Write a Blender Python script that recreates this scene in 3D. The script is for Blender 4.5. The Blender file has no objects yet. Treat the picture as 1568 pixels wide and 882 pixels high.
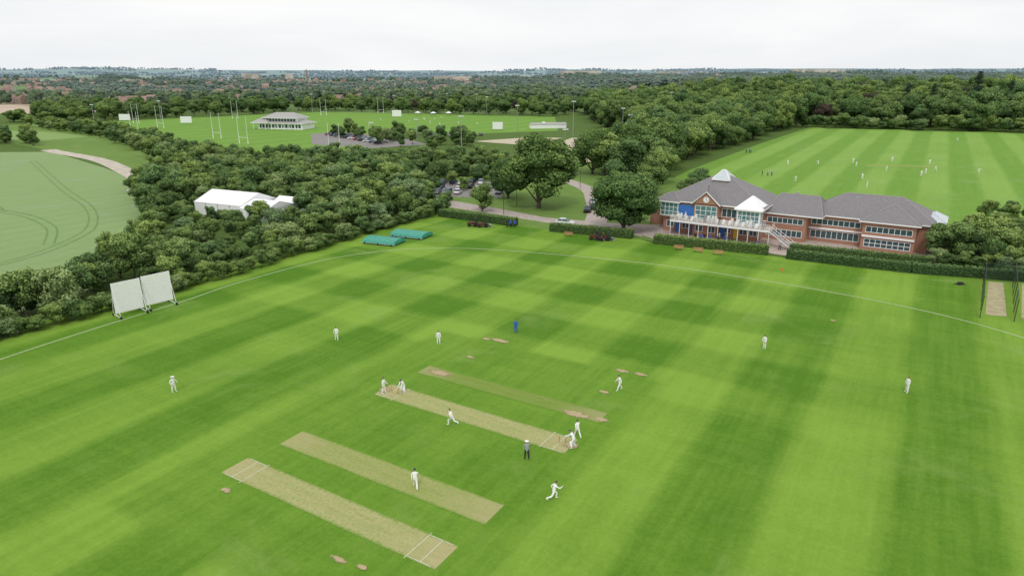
import bpy, bmesh, math, random
from mathutils import Vector, Matrix, noise
import numpy as np
random.seed(7); rng=np.random.default_rng(7)
R=math.radians
scene=bpy.context.scene
# ------------------------------------------------------------ materials
def nmat(name):
    m=bpy.data.materials.new(name); m.use_nodes=True
    nt=m.node_tree; b=nt.nodes["Principled BSDF"]
    return m,nt,b
class NB:
    def __init__(s,nt): s.nt=nt
    def n(s,t,**k):
        x=s.nt.nodes.new(t)
        for a,v in k.items(): setattr(x,a,v)
        return x
    def l(s,a,b): s.nt.links.new(a,b)
    def math(s,op,a,b=None,c=None,clamp=False):
        x=s.n("ShaderNodeMath",operation=op); x.use_clamp=clamp
        for i,v in enumerate((a,b,c)):
            if v is None: continue
            if isinstance(v,(int,float)): x.inputs[i].default_value=v
            else: s.l(v,x.inputs[i])
        return x.outputs[0]
    def mix(s,f,a,b,mode='MIX'):
        x=s.n("ShaderNodeMix",data_type='RGBA',blend_type=mode)
        for i,v in ((0,f),(6,a),(7,b)):
            if isinstance(v,(int,float)): x.inputs[i].default_value=v
            elif isinstance(v,tuple): x.inputs[i].default_value=(*v[:3],1)
            else: s.l(v,x.inputs[i])
        return x.outputs[2]
    def noise(s,vec,scale,detail=3,rough=.55,dist=0):
        x=s.n("ShaderNodeTexNoise"); x.inputs["Scale"].default_value=scale
        x.inputs["Detail"].default_value=detail; x.inputs["Roughness"].default_value=rough
        x.inputs["Distortion"].default_value=dist
        if vec is not None: s.l(vec,x.inputs["Vector"])
        return x.outputs[0]
    def ss(s,v,a,b,c=0,d=1):
        x=s.n("ShaderNodeMapRange",interpolation_type='SMOOTHSTEP')
        s.l(v,x.inputs[0])
        for i,q in zip((1,2,3,4),(a,b,c,d)): x.inputs[i].default_value=q
        return x.outputs[0]
def simple(name,col,rough=.7,var=.15,scale=3,metal=0,spec=.3):
    m,nt,b=nmat(name); N=NB(nt)
    g=N.n("ShaderNodeNewGeometry"); f=N.noise(g.outputs["Position"],scale,4)
    c=N.mix(N.ss(f,.3,.7),tuple(x*(1-var) for x in col),tuple(min(1,x*(1+var)) for x in col))
    N.l(c,b.inputs["Base Color"]); b.inputs["Roughness"].default_value=rough
    b.inputs["Metallic"].default_value=metal; b.inputs["Specular IOR Level"].default_value=spec
    return m
def foliage(name,dark,mid,light,haze=0,hcol=(.3,.38,.42),obvar=.5):
    m,nt,b=nmat(name); N=NB(nt)
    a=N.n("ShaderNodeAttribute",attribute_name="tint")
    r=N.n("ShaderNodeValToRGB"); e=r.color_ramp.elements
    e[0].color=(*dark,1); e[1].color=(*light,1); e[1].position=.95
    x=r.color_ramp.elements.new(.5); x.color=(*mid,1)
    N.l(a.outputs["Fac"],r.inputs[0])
    oi=N.n("ShaderNodeObjectInfo")
    g=N.n("ShaderNodeNewGeometry")
    n1=N.noise(g.outputs["Position"],.035,2)
    rr=N.math('ADD',N.math('MULTIPLY',oi.outputs["Random"],.8),N.math('MULTIPLY',n1,.2))
    v=N.mix(rr,(1-obvar*.62,1-obvar*.45,1-obvar*.15),(1+obvar*.55,1+obvar*.34,1+obvar*.2))
    c=N.mix(1.0,r.outputs[0],v,'MULTIPLY')
    if haze: c=N.mix(haze,c,hcol)  # distance haze is painted into the leaf colour
    N.l(c,b.inputs["Base Color"]); b.inputs["Roughness"].default_value=.75
    b.inputs["Specular IOR Level"].default_value=.15
    return m
M_leaf=foliage("leaf_hedgerow",(.034,.062,.018),(.135,.225,.058),(.28,.40,.12),obvar=.75)
M_leafd=foliage("leaf_hawthorn",(.028,.052,.017),(.100,.175,.048),(.21,.32,.09),obvar=.5)
M_leafl=foliage("leaf_willow",(.05,.08,.03),(.19,.28,.10),(.33,.44,.18),obvar=.5)
M_oak=foliage("leaf_oak",(.028,.055,.016),(.095,.170,.044),(.20,.31,.085),obvar=.35)
M_copper=foliage("leaf_copper",(.03,.024,.02),(.075,.06,.045),(.13,.10,.075),obvar=.2)
M_far1=foliage("leaf_hazed_distant",(.05,.08,.04),(.13,.20,.07),(.22,.31,.11),haze=.12,obvar=.7)  # far grove greens in bands, each with more painted haze
M_far2=foliage("leaf_hazed_far",(.06,.09,.06),(.13,.19,.09),(.20,.27,.13),haze=.35,hcol=(.26,.34,.37),obvar=.6)
M_far3=foliage("leaf_hazed_horizon",(.08,.12,.12),(.12,.17,.14),(.15,.2,.16),haze=.62,hcol=(.38,.49,.58),obvar=.3)
M_conifer=foliage("leaf_conifer",(.014,.028,.016),(.035,.065,.034),(.06,.10,.045),obvar=.2)
M_bark=simple("bark",(.10,.08,.06),.9,.3,4)

def grass(name,light,dark,stripe_w=7.9,phase=0.,stripes=.8,checks=0,patch=.5,soft=.45):
    m,nt,b=nmat(name); N=NB(nt)
    g=N.n("ShaderNodeNewGeometry"); P=g.outputs["Position"]
    sep=N.n("ShaderNodeSeparateXYZ"); N.l(P,sep.inputs[0])
    ca,sa=math.cos(R(-31.3)),math.sin(R(-31.3))
    p=N.math('ADD',N.math('MULTIPLY',sep.outputs[0],ca),N.math('MULTIPLY',sep.outputs[1],sa))
    q=N.math('ADD',N.math('MULTIPLY',sep.outputs[0],-sa),N.math('MULTIPLY',sep.outputs[1],ca))
    wob=N.math('MULTIPLY',N.math('SUBTRACT',N.noise(P,.06,2),.5),1.6)
    wob=N.math('ADD',wob,N.math('MULTIPLY',N.math('SUBTRACT',N.noise(P,1.3,3),.5),.7))
    def wave(c,w,ph):
        a=N.math('SINE',N.math('MULTIPLY',N.math('ADD',N.math('ADD',c,wob),ph),math.pi/w))
        return N.ss(a,-soft,soft)
    A=wave(p,stripe_w,phase)
    big=N.noise(P,.022,3); med=N.noise(P,.22,5,.6); fine=N.noise(P,2.2,5,.7); vf=N.noise(P,11,3,.7)
    def stre(a,b2,k,sc):
        cmb=N.n("ShaderNodeCombineXYZ"); N.l(a,cmb.inputs[0]); N.l(N.math('MULTIPLY',b2,k),cmb.inputs[1])
        return N.noise(cmb.outputs[0],sc,4,.65)
    streak=stre(p,q,.05,1.1); streak2=stre(q,p,.06,.8); s3=stre(p,q,.03,.32)
    amt=N.math('MULTIPLY',N.ss(big,.3,.62,.5,1.0),stripes)
    fac=N.math('MULTIPLY',N.math('SUBTRACT',A,.5),amt)
    if checks:
        B=wave(q,stripe_w*1.02,1.5)
        msk=N.ss(p,8,-26,0.1,1)
        qs=N.ss(q,50,66,0,1)
        cb=N.math('MULTIPLY',N.math('SUBTRACT',B,.5),N.math('MULTIPLY',N.math('MULTIPLY',msk,qs),checks))
        sx=N.math('MULTIPLY',N.ss(p,-52.5,-50.5),N.ss(p,-20.5,-22.5))
        sy=N.math('MULTIPLY',N.ss(q,22,24),N.ss(q,68,66.5))
        sq=N.math('MULTIPLY',sx,sy)
        fac=N.math('MULTIPLY',N.math('ADD',fac,cb),N.math('SUBTRACT',1.0,N.math('MULTIPLY',sq,.85)))
        fac=N.math('SUBTRACT',fac,N.math('MULTIPLY',sq,.12))
        fac=N.math('SUBTRACT',fac,N.ss(N.noise(P,.035,3),.5,.66,0,.18))
    f=N.math('ADD',fac,.5)
    for t,k in ((med,patch),(fine,.7),(vf,.7),(streak,.7),(streak2,.4),(s3,.4),(big,.5)):
        f=N.math('ADD',f,N.math('MULTIPLY',N.math('SUBTRACT',t,.5),k))
    f=N.math('ADD',f,0,clamp=True)
    c=N.mix(f,dark,light)
    yl=N.ss(N.noise(P,.09,4,.65,.5),.54,.74,0,.35)
    c=N.mix(yl,c,tuple(x*y for x,y in zip(light,(1.2,1.0,2.2))))
    N.l(c,b.inputs["Base Color"]); b.inputs["Roughness"].default_value=.9
    b.inputs["Specular IOR Level"].default_value=.1
    bp=N.n("ShaderNodeBump"); bp.inputs["Strength"].default_value=.5; bp.inputs["Distance"].default_value=.1
    N.l(vf,bp.inputs["Height"]); N.l(bp.outputs[0],b.inputs["Normal"])
    return m
M_field=grass("outfield_grass",(.215,.360,.048),(.082,.195,.014),7.9,6.8,.66,.42)
M_farfield=grass("far_field_grass",(.225,.375,.075),(.14,.28,.037),7.9,2.0,.75,patch=.3)
M_rugby=grass("rugby_grass",(.19,.34,.06),(.13,.26,.037),9,2,.35)
M_verge=grass("verge_grass",(.20,.30,.075),(.10,.19,.035),9,2,0,patch=1)
M_crop=grass("crop_field",(.27,.37,.16),(.20,.30,.115),3,0,.15,patch=.25)
M_strip=grass("meadow_strip",(.27,.38,.14),(.19,.30,.08),5,0,.2,patch=.5)
def ground_mat():
    m,nt,b=nmat("countryside"); N=NB(nt)
    g=N.n("ShaderNodeNewGeometry"); P=g.outputs["Position"]
    vo=N.n("ShaderNodeTexVoronoi"); vo.inputs["Scale"].default_value=.0042; N.l(P,vo.inputs["Vector"])
    sep=N.n("ShaderNodeSeparateColor"); N.l(vo.outputs["Color"],sep.inputs[0])
    c=N.mix(sep.outputs[0],(.11,.18,.055),(.19,.28,.10))
    c=N.mix(N.ss(sep.outputs[1],.80,.83),c,(.40,.35,.25))
    c=N.mix(N.ss(N.noise(P,.3,5),.4,.65,0,.4),c,(.08,.13,.04))
    sx=N.n("ShaderNodeSeparateXYZ"); N.l(P,sx.inputs[0])
    c=N.mix(N.ss(sx.outputs[1],560,600,1,0),c,N.mix(N.noise(P,.4,5),(.06,.11,.028),(.13,.20,.05)))
    c=N.mix(N.ss(sx.outputs[1],900,4500,0,.75),c,(.28,.38,.43))  # bluish aerial haze painted into the ground colour with distance
    N.l(c,b.inputs["Base Color"]); b.inputs["Roughness"].default_value=.95; b.inputs["Specular IOR Level"].default_value=.05
    return m
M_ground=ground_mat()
def pitch_mat(name,a,bcol,gr=(.13,.25,.03),wear=.5,edge=1.5):
    m,nt,b=nmat(name); N=NB(nt)
    tc=N.n("ShaderNodeTexCoord"); O=tc.outputs["Object"]
    mp=N.n("ShaderNodeMapping"); mp.inputs["Scale"].default_value=(.25,1.4,1); N.l(O,mp.inputs[0])
    n1=N.noise(mp.outputs[0],1.2,5,.65); n2=N.noise(O,3.5,4,.7); n3=N.noise(O,.5,3)
    c=N.mix(N.ss(n1,.3,.7),a,bcol)
    c=N.mix(N.ss(n2,.42,.75,0,.6),c,gr)
    sep=N.n("ShaderNodeSeparateXYZ"); N.l(O,sep.inputs[0])
    ex=N.ss(N.math('ADD',N.math('ABSOLUTE',sep.outputs[0]),N.math('MULTIPLY',n3,2)),6.5,12.5,0,wear)
    c=N.mix(ex,c,(.45,.37,.22))
    e=N.math('ADD',N.math('MULTIPLY',N.math('SUBTRACT',n2,.5),.6),N.math('ABSOLUTE',sep.outputs[1]))
    c=N.mix(N.ss(e,edge-.4,edge+.05,0,.85),c,gr)
    N.l(c,b.inputs["Base Color"]); b.inputs["Roughness"].default_value=.95; b.inputs["Specular IOR Level"].default_value=.1
    return m
M_p1=pitch_mat("pitch_clay",(.40,.385,.175),(.33,.34,.135),wear=.4)
M_p2=pitch_mat("pitch_used",(.335,.345,.135),(.275,.315,.095),wear=.35)
M_worn=pitch_mat("pitch_recovering",(.22,.28,.07),(.17,.25,.045),wear=.4,edge=1.2)
def soilm():
    m,nt,b=nmat("bare_soil"); N=NB(nt)
    g=N.n("ShaderNodeNewGeometry"); P=g.outputs["Position"]
    c=N.mix(N.noise(P,3,4,.7),(.34,.27,.14),(.50,.39,.24)); N.l(c,b.inputs["Base Color"]); b.inputs["Roughness"].default_value=.95
    a=N.n("ShaderNodeAttribute",attribute_name="tint")
    f=N.ss(N.math('ADD',a.outputs["Fac"],N.math('MULTIPLY',N.math('SUBTRACT',N.noise(P,2.6,5,.7),.5),1.5)),.25,.6)
    tr=N.n("ShaderNodeBsdfTransparent"); mx=N.n("ShaderNodeMixShader"); N.l(f,mx.inputs[0])
    N.l(tr.outputs[0],mx.inputs[1]); N.l(b.outputs[0],mx.inputs[2]); N.l(mx.outputs[0],nt.nodes["Material Output"].inputs[0])
    return m
M_dirt=soilm()
M_white=simple("white_paint",(.86,.86,.86),.5,.03)
M_line=simple("line_marking",(.58,.64,.44),.8,.12)
M_crease=simple("crease_marking",(.62,.64,.48),.8,.12)
M_cloth=simple("cricket_whites",(.82,.82,.80),.8,.05,9)
M_skin=simple("skin",(.50,.29,.20),.5,.05)
M_hair=simple("hair",(.06,.04,.03),.8,.2)
M_black=simple("black_cloth",(.03,.03,.035),.8,.2)
M_blue=simple("blue_cloth",(.03,.12,.50),.7,.1)
M_grey=simple("grey_cloth",(.32,.33,.35),.8,.1)
M_navy=simple("navy_cap",(.02,.03,.09),.8,.1)
M_wood=simple("willow_wood",(.55,.38,.2),.6,.15)
M_bench=simple("bench_wood",(.42,.24,.12),.7,.2)
M_tarp=simple("green_tarpaulin",(.06,.31,.23),.5,.2)
M_metal=simple("galvanised_steel",(.45,.46,.47),.4,.1,3,.6)
M_dark=simple("dark_metal",(.04,.045,.045),.5,.2)
M_tyre=simple("tyre",(.02,.02,.02),.8,.2)
M_road=simple("drive_tarmac",(.42,.36,.32),.9,.12,.8)
M_park=simple("car_park_asphalt",(.24,.225,.215),.9,.15,.8)
M_track=simple("farm_track",(.50,.45,.37),.95,.18,.4)
M_tan=simple("sand_turf",(.50,.44,.32),.9,.06,.3)
M_soil=simple("ploughed_field",(.48,.38,.29),.95,.12,.05)
M_tram=simple("tramline",(.15,.25,.08),.95,.2,1)
M_netlane=simple("practice_pitch",(.42,.37,.22),.9,.15,1)
def brick():
    m,nt,b=nmat("red_brick"); N=NB(nt)
    tc=N.n("ShaderNodeTexCoord"); mp=N.n("ShaderNodeMapping"); mp.inputs["Rotation"].default_value=(R(90),0,0)
    N.l(tc.outputs["Object"],mp.inputs[0])
    br=N.n("ShaderNodeTexBrick"); br.inputs["Scale"].default_value=4
    br.inputs["Color1"].default_value=(.36,.18,.12,1);br.inputs["Color2"].default_value=(.29,.14,.095,1);br.inputs["Mortar"].default_value=(.35,.27,.21,1)
    br.inputs["Mortar Size"].default_value=.012; N.l(mp.outputs[0],br.inputs["Vector"])
    c=N.mix(N.noise(tc.outputs["Object"],.8,4),br.outputs[0],N.mix(1.,br.outputs[0],(1.25,1.2,1.15),'MULTIPLY'))
    N.l(c,b.inputs["Base Color"]); b.inputs["Roughness"].default_value=.9
    return m
M_brick=brick()
def slate(name="slate_roof",a=(.165,.155,.17),b2=(.255,.235,.24)):
    m,nt,b=nmat(name); N=NB(nt)
    tc=N.n("ShaderNodeTexCoord"); O=tc.outputs["Object"]
    w=N.n("ShaderNodeTexWave",bands_direction='Z'); w.inputs["Scale"].default_value=1.6; N.l(O,w.inputs[0]); w.inputs["Distortion"].default_value=.4
    c=N.mix(N.noise(O,1.3,5,.7),a,b2); c=N.mix(N.math('MULTIPLY',w.outputs[1],.25),c,(.08,.08,.09))
    mp=N.n("ShaderNodeMapping"); mp.inputs["Scale"].default_value=(2.5,2.5,.3); N.l(O,mp.inputs[0])
    c=N.mix(N.ss(N.noise(mp.outputs[0],1,4),.5,.75,0,.5),c,(.32,.30,.28))
    N.l(c,b.inputs["Base Color"]); b.inputs["Roughness"].default_value=.65
    return m
M_slate=slate()
M_greyroof=slate("grey_sheet_roof",(.36,.35,.34),(.46,.45,.43))
M_ridge=simple("ridge_tiles",(.34,.31,.30),.8,.1)
M_glass,nt,b=nmat("window_glass"); b.inputs["Base Color"].default_value=(.05,.09,.10,1); b.inputs["Roughness"].default_value=.08
M_glassroof=simple("lantern_glass",(.52,.57,.6),.15,.05,1,0,.6)
M_tealglass=simple("teal_glazing",(.10,.22,.23),.12,.25,1,0,.6)
M_bluep=simple("blue_panel",(.05,.17,.50),.5,.05)
M_yellow=simple("yellow_panel",(.7,.5,.05),.5,.05)
M_pave=simple("terrace_paving",(.45,.37,.32),.9,.12,1)
M_roofred=simple("clay_tiles",(.29,.20,.17),.9,.25,.05)
M_wallfar=simple("rendered_wall",(.48,.43,.38),.9,.3,.05)
M_brickfar=simple("hazy_brick",(.34,.25,.21),.9,.25,.05)  # distance haze toned into the town brick and tile colours
def netm():
    m,nt,b=nmat("netting"); N=NB(nt)
    b.inputs["Base Color"].default_value=(.02,.05,.03,1)
    tr=N.n("ShaderNodeBsdfTransparent"); mx=N.n("ShaderNodeMixShader"); mx.inputs[0].default_value=.36
    N.l(tr.outputs[0],mx.inputs[1]); N.l(b.outputs[0],mx.inputs[2]); N.l(mx.outputs[0],nt.nodes["Material Output"].inputs[0])
    return m
M_net=netm()
# ------------------------------------------------------------ mesh helpers
def link(ob,parent=None):
    bpy.context.collection.objects.link(ob)
    if parent: ob.parent=parent
    return ob
def empty(name,loc=(0,0,0),rot=0):
    e=bpy.data.objects.new(name,None); e.empty_display_size=.5; e.location=loc; e.rotation_euler=(0,0,rot); return link(e)
class MB:
    def __init__(s): s.v=[];s.f=[];s.m=[];s.t=[]
    def add(s,vs,fs,mat=0,tint=None):
        o=len(s.v); s.v+= [tuple(x) for x in vs]
        s.f+=[tuple(i+o for i in f) for f in fs]; s.m+=[mat]*len(fs)
        s.t+= (tint if isinstance(tint,list) else [tint if tint is not None else .5]*len(vs))
    def box(s,x0,y0,z0,x1,y1,z1,mat=0):
        v=[(x0,y0,z0),(x1,y0,z0),(x1,y1,z0),(x0,y1,z0),(x0,y0,z1),(x1,y0,z1),(x1,y1,z1),(x0,y1,z1)]
        s.add(v,[(0,3,2,1),(4,5,6,7),(0,1,5,4),(1,2,6,5),(2,3,7,6),(3,0,4,7)],mat)
    def poly(s,vs,mat=0): s.add(vs,[tuple(range(len(vs)))],mat)
    def tube(s,pts,rad,n=8,mat=0):
        pts=[Vector(p) for p in pts]; vs=[];fs=[]
        if isinstance(rad,(int,float)): rad=[rad]*len(pts)
        for i,p in enumerate(pts):
            d=(pts[min(i+1,len(pts)-1)]-pts[max(i-1,0)]).normalized()
            a=d.orthogonal().normalized() if abs(d.z)>.9 else Vector((0,0,1)).cross(d).normalized(); bb=d.cross(a)
            for k in range(n):
                an=2*math.pi*k/n; vs.append(p+(a*math.cos(an)+bb*math.sin(an))*rad[i])
        for i in range(len(pts)-1):
            for k in range(n): fs.append((i*n+k,i*n+(k+1)%n,(i+1)*n+(k+1)%n,(i+1)*n+k))
        fs.append(tuple(range(n))[::-1]); fs.append(tuple((len(pts)-1)*n+k for k in range(n)))
        s.add(vs,fs,mat)
    def hip(s,x0,y0,x1,y1,ze,zr,inset,mat=0,axis='x',th=.25,m2=None,mr=None):
        if axis=='x':
            ym=(y0+y1)/2; a=(x0+inset,ym,zr); b=(x1-inset,ym,zr)
            v=[(x0,y0,ze),(x1,y0,ze),(x1,y1,ze),(x0,y1,ze),a,b]
            f=[(0,1,5,4),(1,2,5),(2,3,4,5),(3,0,4)]
        else:
            xm=(x0+x1)/2; a=(xm,y0+inset,zr); b=(xm,y1-inset,zr)
            v=[(x0,y0,ze),(x1,y0,ze),(x1,y1,ze),(x0,y1,ze),a,b]
            f=[(0,1,4),(1,2,5,4),(2,3,5),(3,0,4,5)]
        s.add(v,f,mat)
        s.box(x0,y0,ze-th,x1,y1,ze-.003,m2 if m2 is not None else mat)
        for i,j in ((0,4),(1,5 if axis=='x' else 4),(2,5),(3,4 if axis=='x' else 5),(4,5)):
            if (Vector(v[i])-Vector(v[j])).length>.1: s.tube([v[i],v[j]],.08,5,mr if mr is not None else mat)
    def build(s,name,mats,parent=None,loc=None,rot=None,smooth=False):
        me=bpy.data.meshes.new(name); me.from_pydata(s.v,[],s.f)
        for m in mats: me.materials.append(m)
        me.polygons.foreach_set("material_index",s.m)
        at=me.attributes.new("tint",'FLOAT','POINT'); at.data.foreach_set("value",[float(x) for x in s.t])
        if smooth: me.polygons.foreach_set("use_smooth",[True]*len(me.polygons))
        me.update()
        ob=bpy.data.objects.new(name,me); link(ob,parent)
        if loc: ob.location=loc
        if rot is not None: ob.rotation_euler=(0,0,rot)
        return ob
def sheet(name,pts,z,mat,parent=None):
    b=MB(); b.poly([(x,y,z) for x,y in pts]); return b.build(name,[mat],parent)
def ribbon(mb,pts,w,z,mat=0):
    P=[Vector((p[0],p[1],0)) for p in pts]; vs=[]
    for i,p in enumerate(P):
        d=(P[min(i+1,len(P)-1)]-P[max(i-1,0)]).normalized(); n=Vector((-d.y,d.x,0))*w/2
        vs+= [(p.x-n.x,p.y-n.y,z),(p.x+n.x,p.y+n.y,z)]
    mb.add(vs,[(2*i,2*i+2,2*i+3,2*i+1) for i in range(len(P)-1)],mat)
def catmull(pts,n=10):
    P=[Vector((*p,0)) for p in pts]; out=[]
    for i in range(len(P)-1):
        a=P[max(i-1,0)];b=P[i];c=P[i+1];d=P[min(i+2,len(P)-1)]
        for k in range(n):
            t=k/n; q=.5*((2*b)+(c-a)*t+(2*a-5*b+4*c-d)*t*t+(3*b-a-3*c+d)*t**3); out.append((q.x,q.y))
    out.append(pts[-1]); return out
# ------------------------------------------------------------ terrain
def sm(a,b,x):
    t=max(0,min(1,(x-a)/(b-a))); return t*t*(3-2*t)
def H(x,y):
    z=9*sm(440,580,y+.45*(x-190))*sm(110,230,x)
    z+=5*sm(600,900,y)*sm(-300,100,x)
    d=math.hypot(x,y)
    n=noise.noise((x/900,y/900,3.1))*.6+noise.noise((x/380,y/380,7))*.25
    z+=sm(1300,4800,d)*(21+20*n)+sm(4500,7500,d)*(24+34*noise.noise((x/2200,y/2200,1)))
    z+=sm(700,1500,d)*4*noise.noise((x/300,y/300,5))
    if d<420 and y<430: z=0
    return z
def axis(n,near,far,pw): return [ (1 if t>=0 else -1)*(near*abs(t)+ (far-near)*abs(t)**pw) for t in np.linspace(-1,1,n)]
xs=axis(161,1500,9000,4); ys=[-400+ (1900*t+7600*t**3.2) for t in np.linspace(0,1,180)]
gb=MB(); nx=len(xs)
gb.v=[(x,y,H(x,y)) for y in ys for x in xs]; gb.t=[.5]*len(gb.v)
gb.f=[(j*nx+i,j*nx+i+1,(j+1)*nx+i+1,(j+1)*nx+i) for j in range(len(ys)-1) for i in range(nx-1)]; gb.m=[0]*len(gb.f)
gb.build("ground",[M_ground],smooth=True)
# ------------------------------------------------------------ field sheets
sheet("cricket_field",[(-190,-120),(170,-120),(150,40),(110,96),(86,107),(68,112.5),(50,121.5),(40,128),(28,133),(25,138),(8,145),(0,150),(-17,164),(-60,95),(-124,-2)],.02,M_field)
sheet("far_cricket_field",[(51,219),(62,240),(122,338),(187,438),(250,412),(420,340),(520,180),(300,60),(170,60),(112,100),(96,150),(74,184)],.02,M_farfield)
sheet("rugby_field",[(-300,468),(-166,610),(33,540),(27,410),(-24,388),(-58,412),(-75,398),(-60,285),(-95,256),(-146,317)],.03,M_rugby)
sheet("crop_field",[(-76,80),(-66,100),(-76,140),(-90,172),(-108,205),(-146,246),(-198,298),(-225,296),(-420,330),(-420,-50),(-145,-20)],.02,M_crop)
sheet("meadow",[(-300,468),(-146,317),(-120,225),(-150,258),(-205,306),(-300,380),(-380,440)],.015,M_verge)
sheet("meadow_strip",[(-235,352),(-225,372),(-262,400),(-480,470),(-560,400),(-420,345)],.02,M_strip)
sheet("ploughed_field",[(-374,575),(-340,640),(-520,740),(-800,720),(-700,620)],.3,M_soil)
tr=MB(); ribbon(tr,catmull([(-205,306),(-195,297),(-162,270),(-135,239),(-116,214),(-108,196)]),6,.05); tr.build("farm_track",[M_track])
tr=MB()
def off(pts,d):
    P=catmull(pts,8); o=[]
    for i in range(len(P)):
        a=P[max(i-1,0)];b2=P[min(i+1,len(P)-1)]; dx,dy=b2[0]-a[0],b2[1]-a[1]; l=math.hypot(dx,dy); o.append((P[i][0]-dy/l*d,P[i][1]+dx/l*d))
    return o
tz=.04
for T in ([(-185,266),(-131,199),(-108,172),(-95,152),(-90,138),(-90,120),(-100,100)],[(-190,190),(-128,167),(-104,150),(-92,132)],[(-190,168),(-128,146),(-100,128)],[(-210,240),(-160,200),(-125,165)]):
    for d in (-.9,.9): ribbon(tr,off(T,d),.4,tz); tz+=.005
tr.build("crop_tramlines",[M_tram])
sheet("grass_verge",[(-17,163),(0,150),(8,145),(28,135),(45,142),(60,210),(52,222),(30,262),(-20,262),(-20,180)],.03,M_verge)
rd=MB(); 
rd.poly([(x,y,.06) for x,y in [(-17,181),(-3.9,169.5),(7.8,158),(17,154),(25,151),(33,150),(31,138),(27,139),(16.6,147.5),(7,153.5),(-3.7,162),(-17,172)]])
ribbon(rd,catmull([(19,153),(20.5,162),(22,180),(22,200),(14,222),(2,238)]),5,.055)
rd.build("access_road",[M_road])
kb=MB()
Q=catmull([(-17,171.6),(-3.7,161.6),(7,153.1),(16.6,147.1),(27,138.6)],6)
for i in range(len(Q)-1): kb.tube([(Q[i][0],Q[i][1],.06),(Q[i+1][0],Q[i+1][1],.06)],.09,4)
kb.build("road_kerb",[M_track])
sheet("car_park",[(-24,187),(-3,184),(-1.5,200),(-3,214),(-24,214)],.07,M_park)
sheet("terrace",[(27,139.5),(33,151),(31,156),(60,150),(84,131),(78,120),(70,114.5),(50,123.5),(46,127),(31,134)],.045,M_pave)
sheet("far_car_park",[(-95,330),(-62,312),(-40,330),(-62,372),(-98,398),(-112,388)],.05,M_park)
sheet("sand_pitch",[(-26,282),(-3,274),(10,300),(31,363),(54,371),(44,320),(30,262),(-24,262)],.06,M_tan)
sheet("sand_court",[(2,329),(27,362),(12,368),(-20,345)],.08,M_tan)
lines=MB()
def pitch(name,c,ang,L,W,mat,z=.035):
    b=MB(); n=24; vs=[]
    for i in range(n+1):
        x=-L/2+L*i/n; vs.append((x,-W/2+random.uniform(-.05,.05),0)); vs.append((x,W/2+random.uniform(-.05,.05),0))
    b.add(vs,[(2*i,2*i+2,2*i+3,2*i+1) for i in range(n)]); b.build(name,[mat],None,(c[0],c[1],z),R(ang))
    return c,R(ang)
def crease(c,a,ends=(-1,1)):
    def T(x,y): return (c[0]+x*math.cos(a)-y*math.sin(a),c[1]+x*math.sin(a)+y*math.cos(a))
    for e in ends:
        ribbon(lines,[T(e*10.06,-1.32),T(e*10.06,1.32)],.055,.046)
        ribbon(lines,[T(e*8.84,-1.6),T(e*8.84,1.6)],.055,.046)
        for y in (-1.32,1.32): ribbon(lines,[T(e*8.9,y),T(e*11.0,y)],.05,.050)
c,a=pitch("cricket_pitch",(-4.25,60.85),-31.5,22.6,3.05,M_p1); crease(c,a)
c,a=pitch("cricket_pitch",(-14.3,45.95),-31.4,22.8,2.9,M_p1); crease(c,a)
c,a=pitch("cricket_pitch",(-10.95,50.75),-31.2,22.5,2.9,M_p2)
pitch("recovering_pitch",(-.6,66.2),-31.2,22.4,2.5,M_worn)
lines.build("crease_markings",[M_crease])
lines=MB()
ribbon(lines,catmull([(-64,66),(-60.7,74.7),(-55.7,84.6),(-49,96.2),(-45.3,104.1),(-39.7,112.8),(-33.8,120.1),(-27.6,124.8),(-20.7,127.8),(-10.6,128.6),(-1.8,127),(8.1,123.8),(25.1,117),(43.8,105.1),(58,93),(65.7,81.6),(71,66),(72,50)],14),.15,.045)
lines.build("boundary_line",[M_line])
dm=MB(); dz=.052
for (x,y,rx,ry) in [(-8.2,70.9,2.1,.9),(6.4,61.1,2.2,.9),(8.8,60,1.1,.6),(-1.6,80.7,2.1,.75),(-3.3,81.3,1.1,.45),(-5,75.4,.9,.45),(12.6,71.4,1.4,.6),(14.5,70.5,1.3,.5),(9.8,66,.9,.5),(-23.3,48.1,.75,.5),(-12.1,39.8,1.0,.4),(-10.3,39,.6,.35),(5.4,55.1,1.1,.8),(-13.6,66.4,1.0,.8),(71,88,1.3,.6),(44,88,.7,.4)]:
    vs=[(x,y,dz)]; n=24; a=R(-31)
    for k in range(n):
        t=2*math.pi*k/n; dx,dy=rx*1.25*math.cos(t),ry*1.25*math.sin(t); vs.append((x+dx*math.cos(a)-dy*math.sin(a),y+dx*math.sin(a)+dy*math.cos(a),dz))
    dm.add(vs,[(0,k+1,(k+1)%n+1) for k in range(n)],0,[1.0]+[-.25]*n); dz+=.002
dm.build("bare_soil_patches",[M_dirt])
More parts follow.
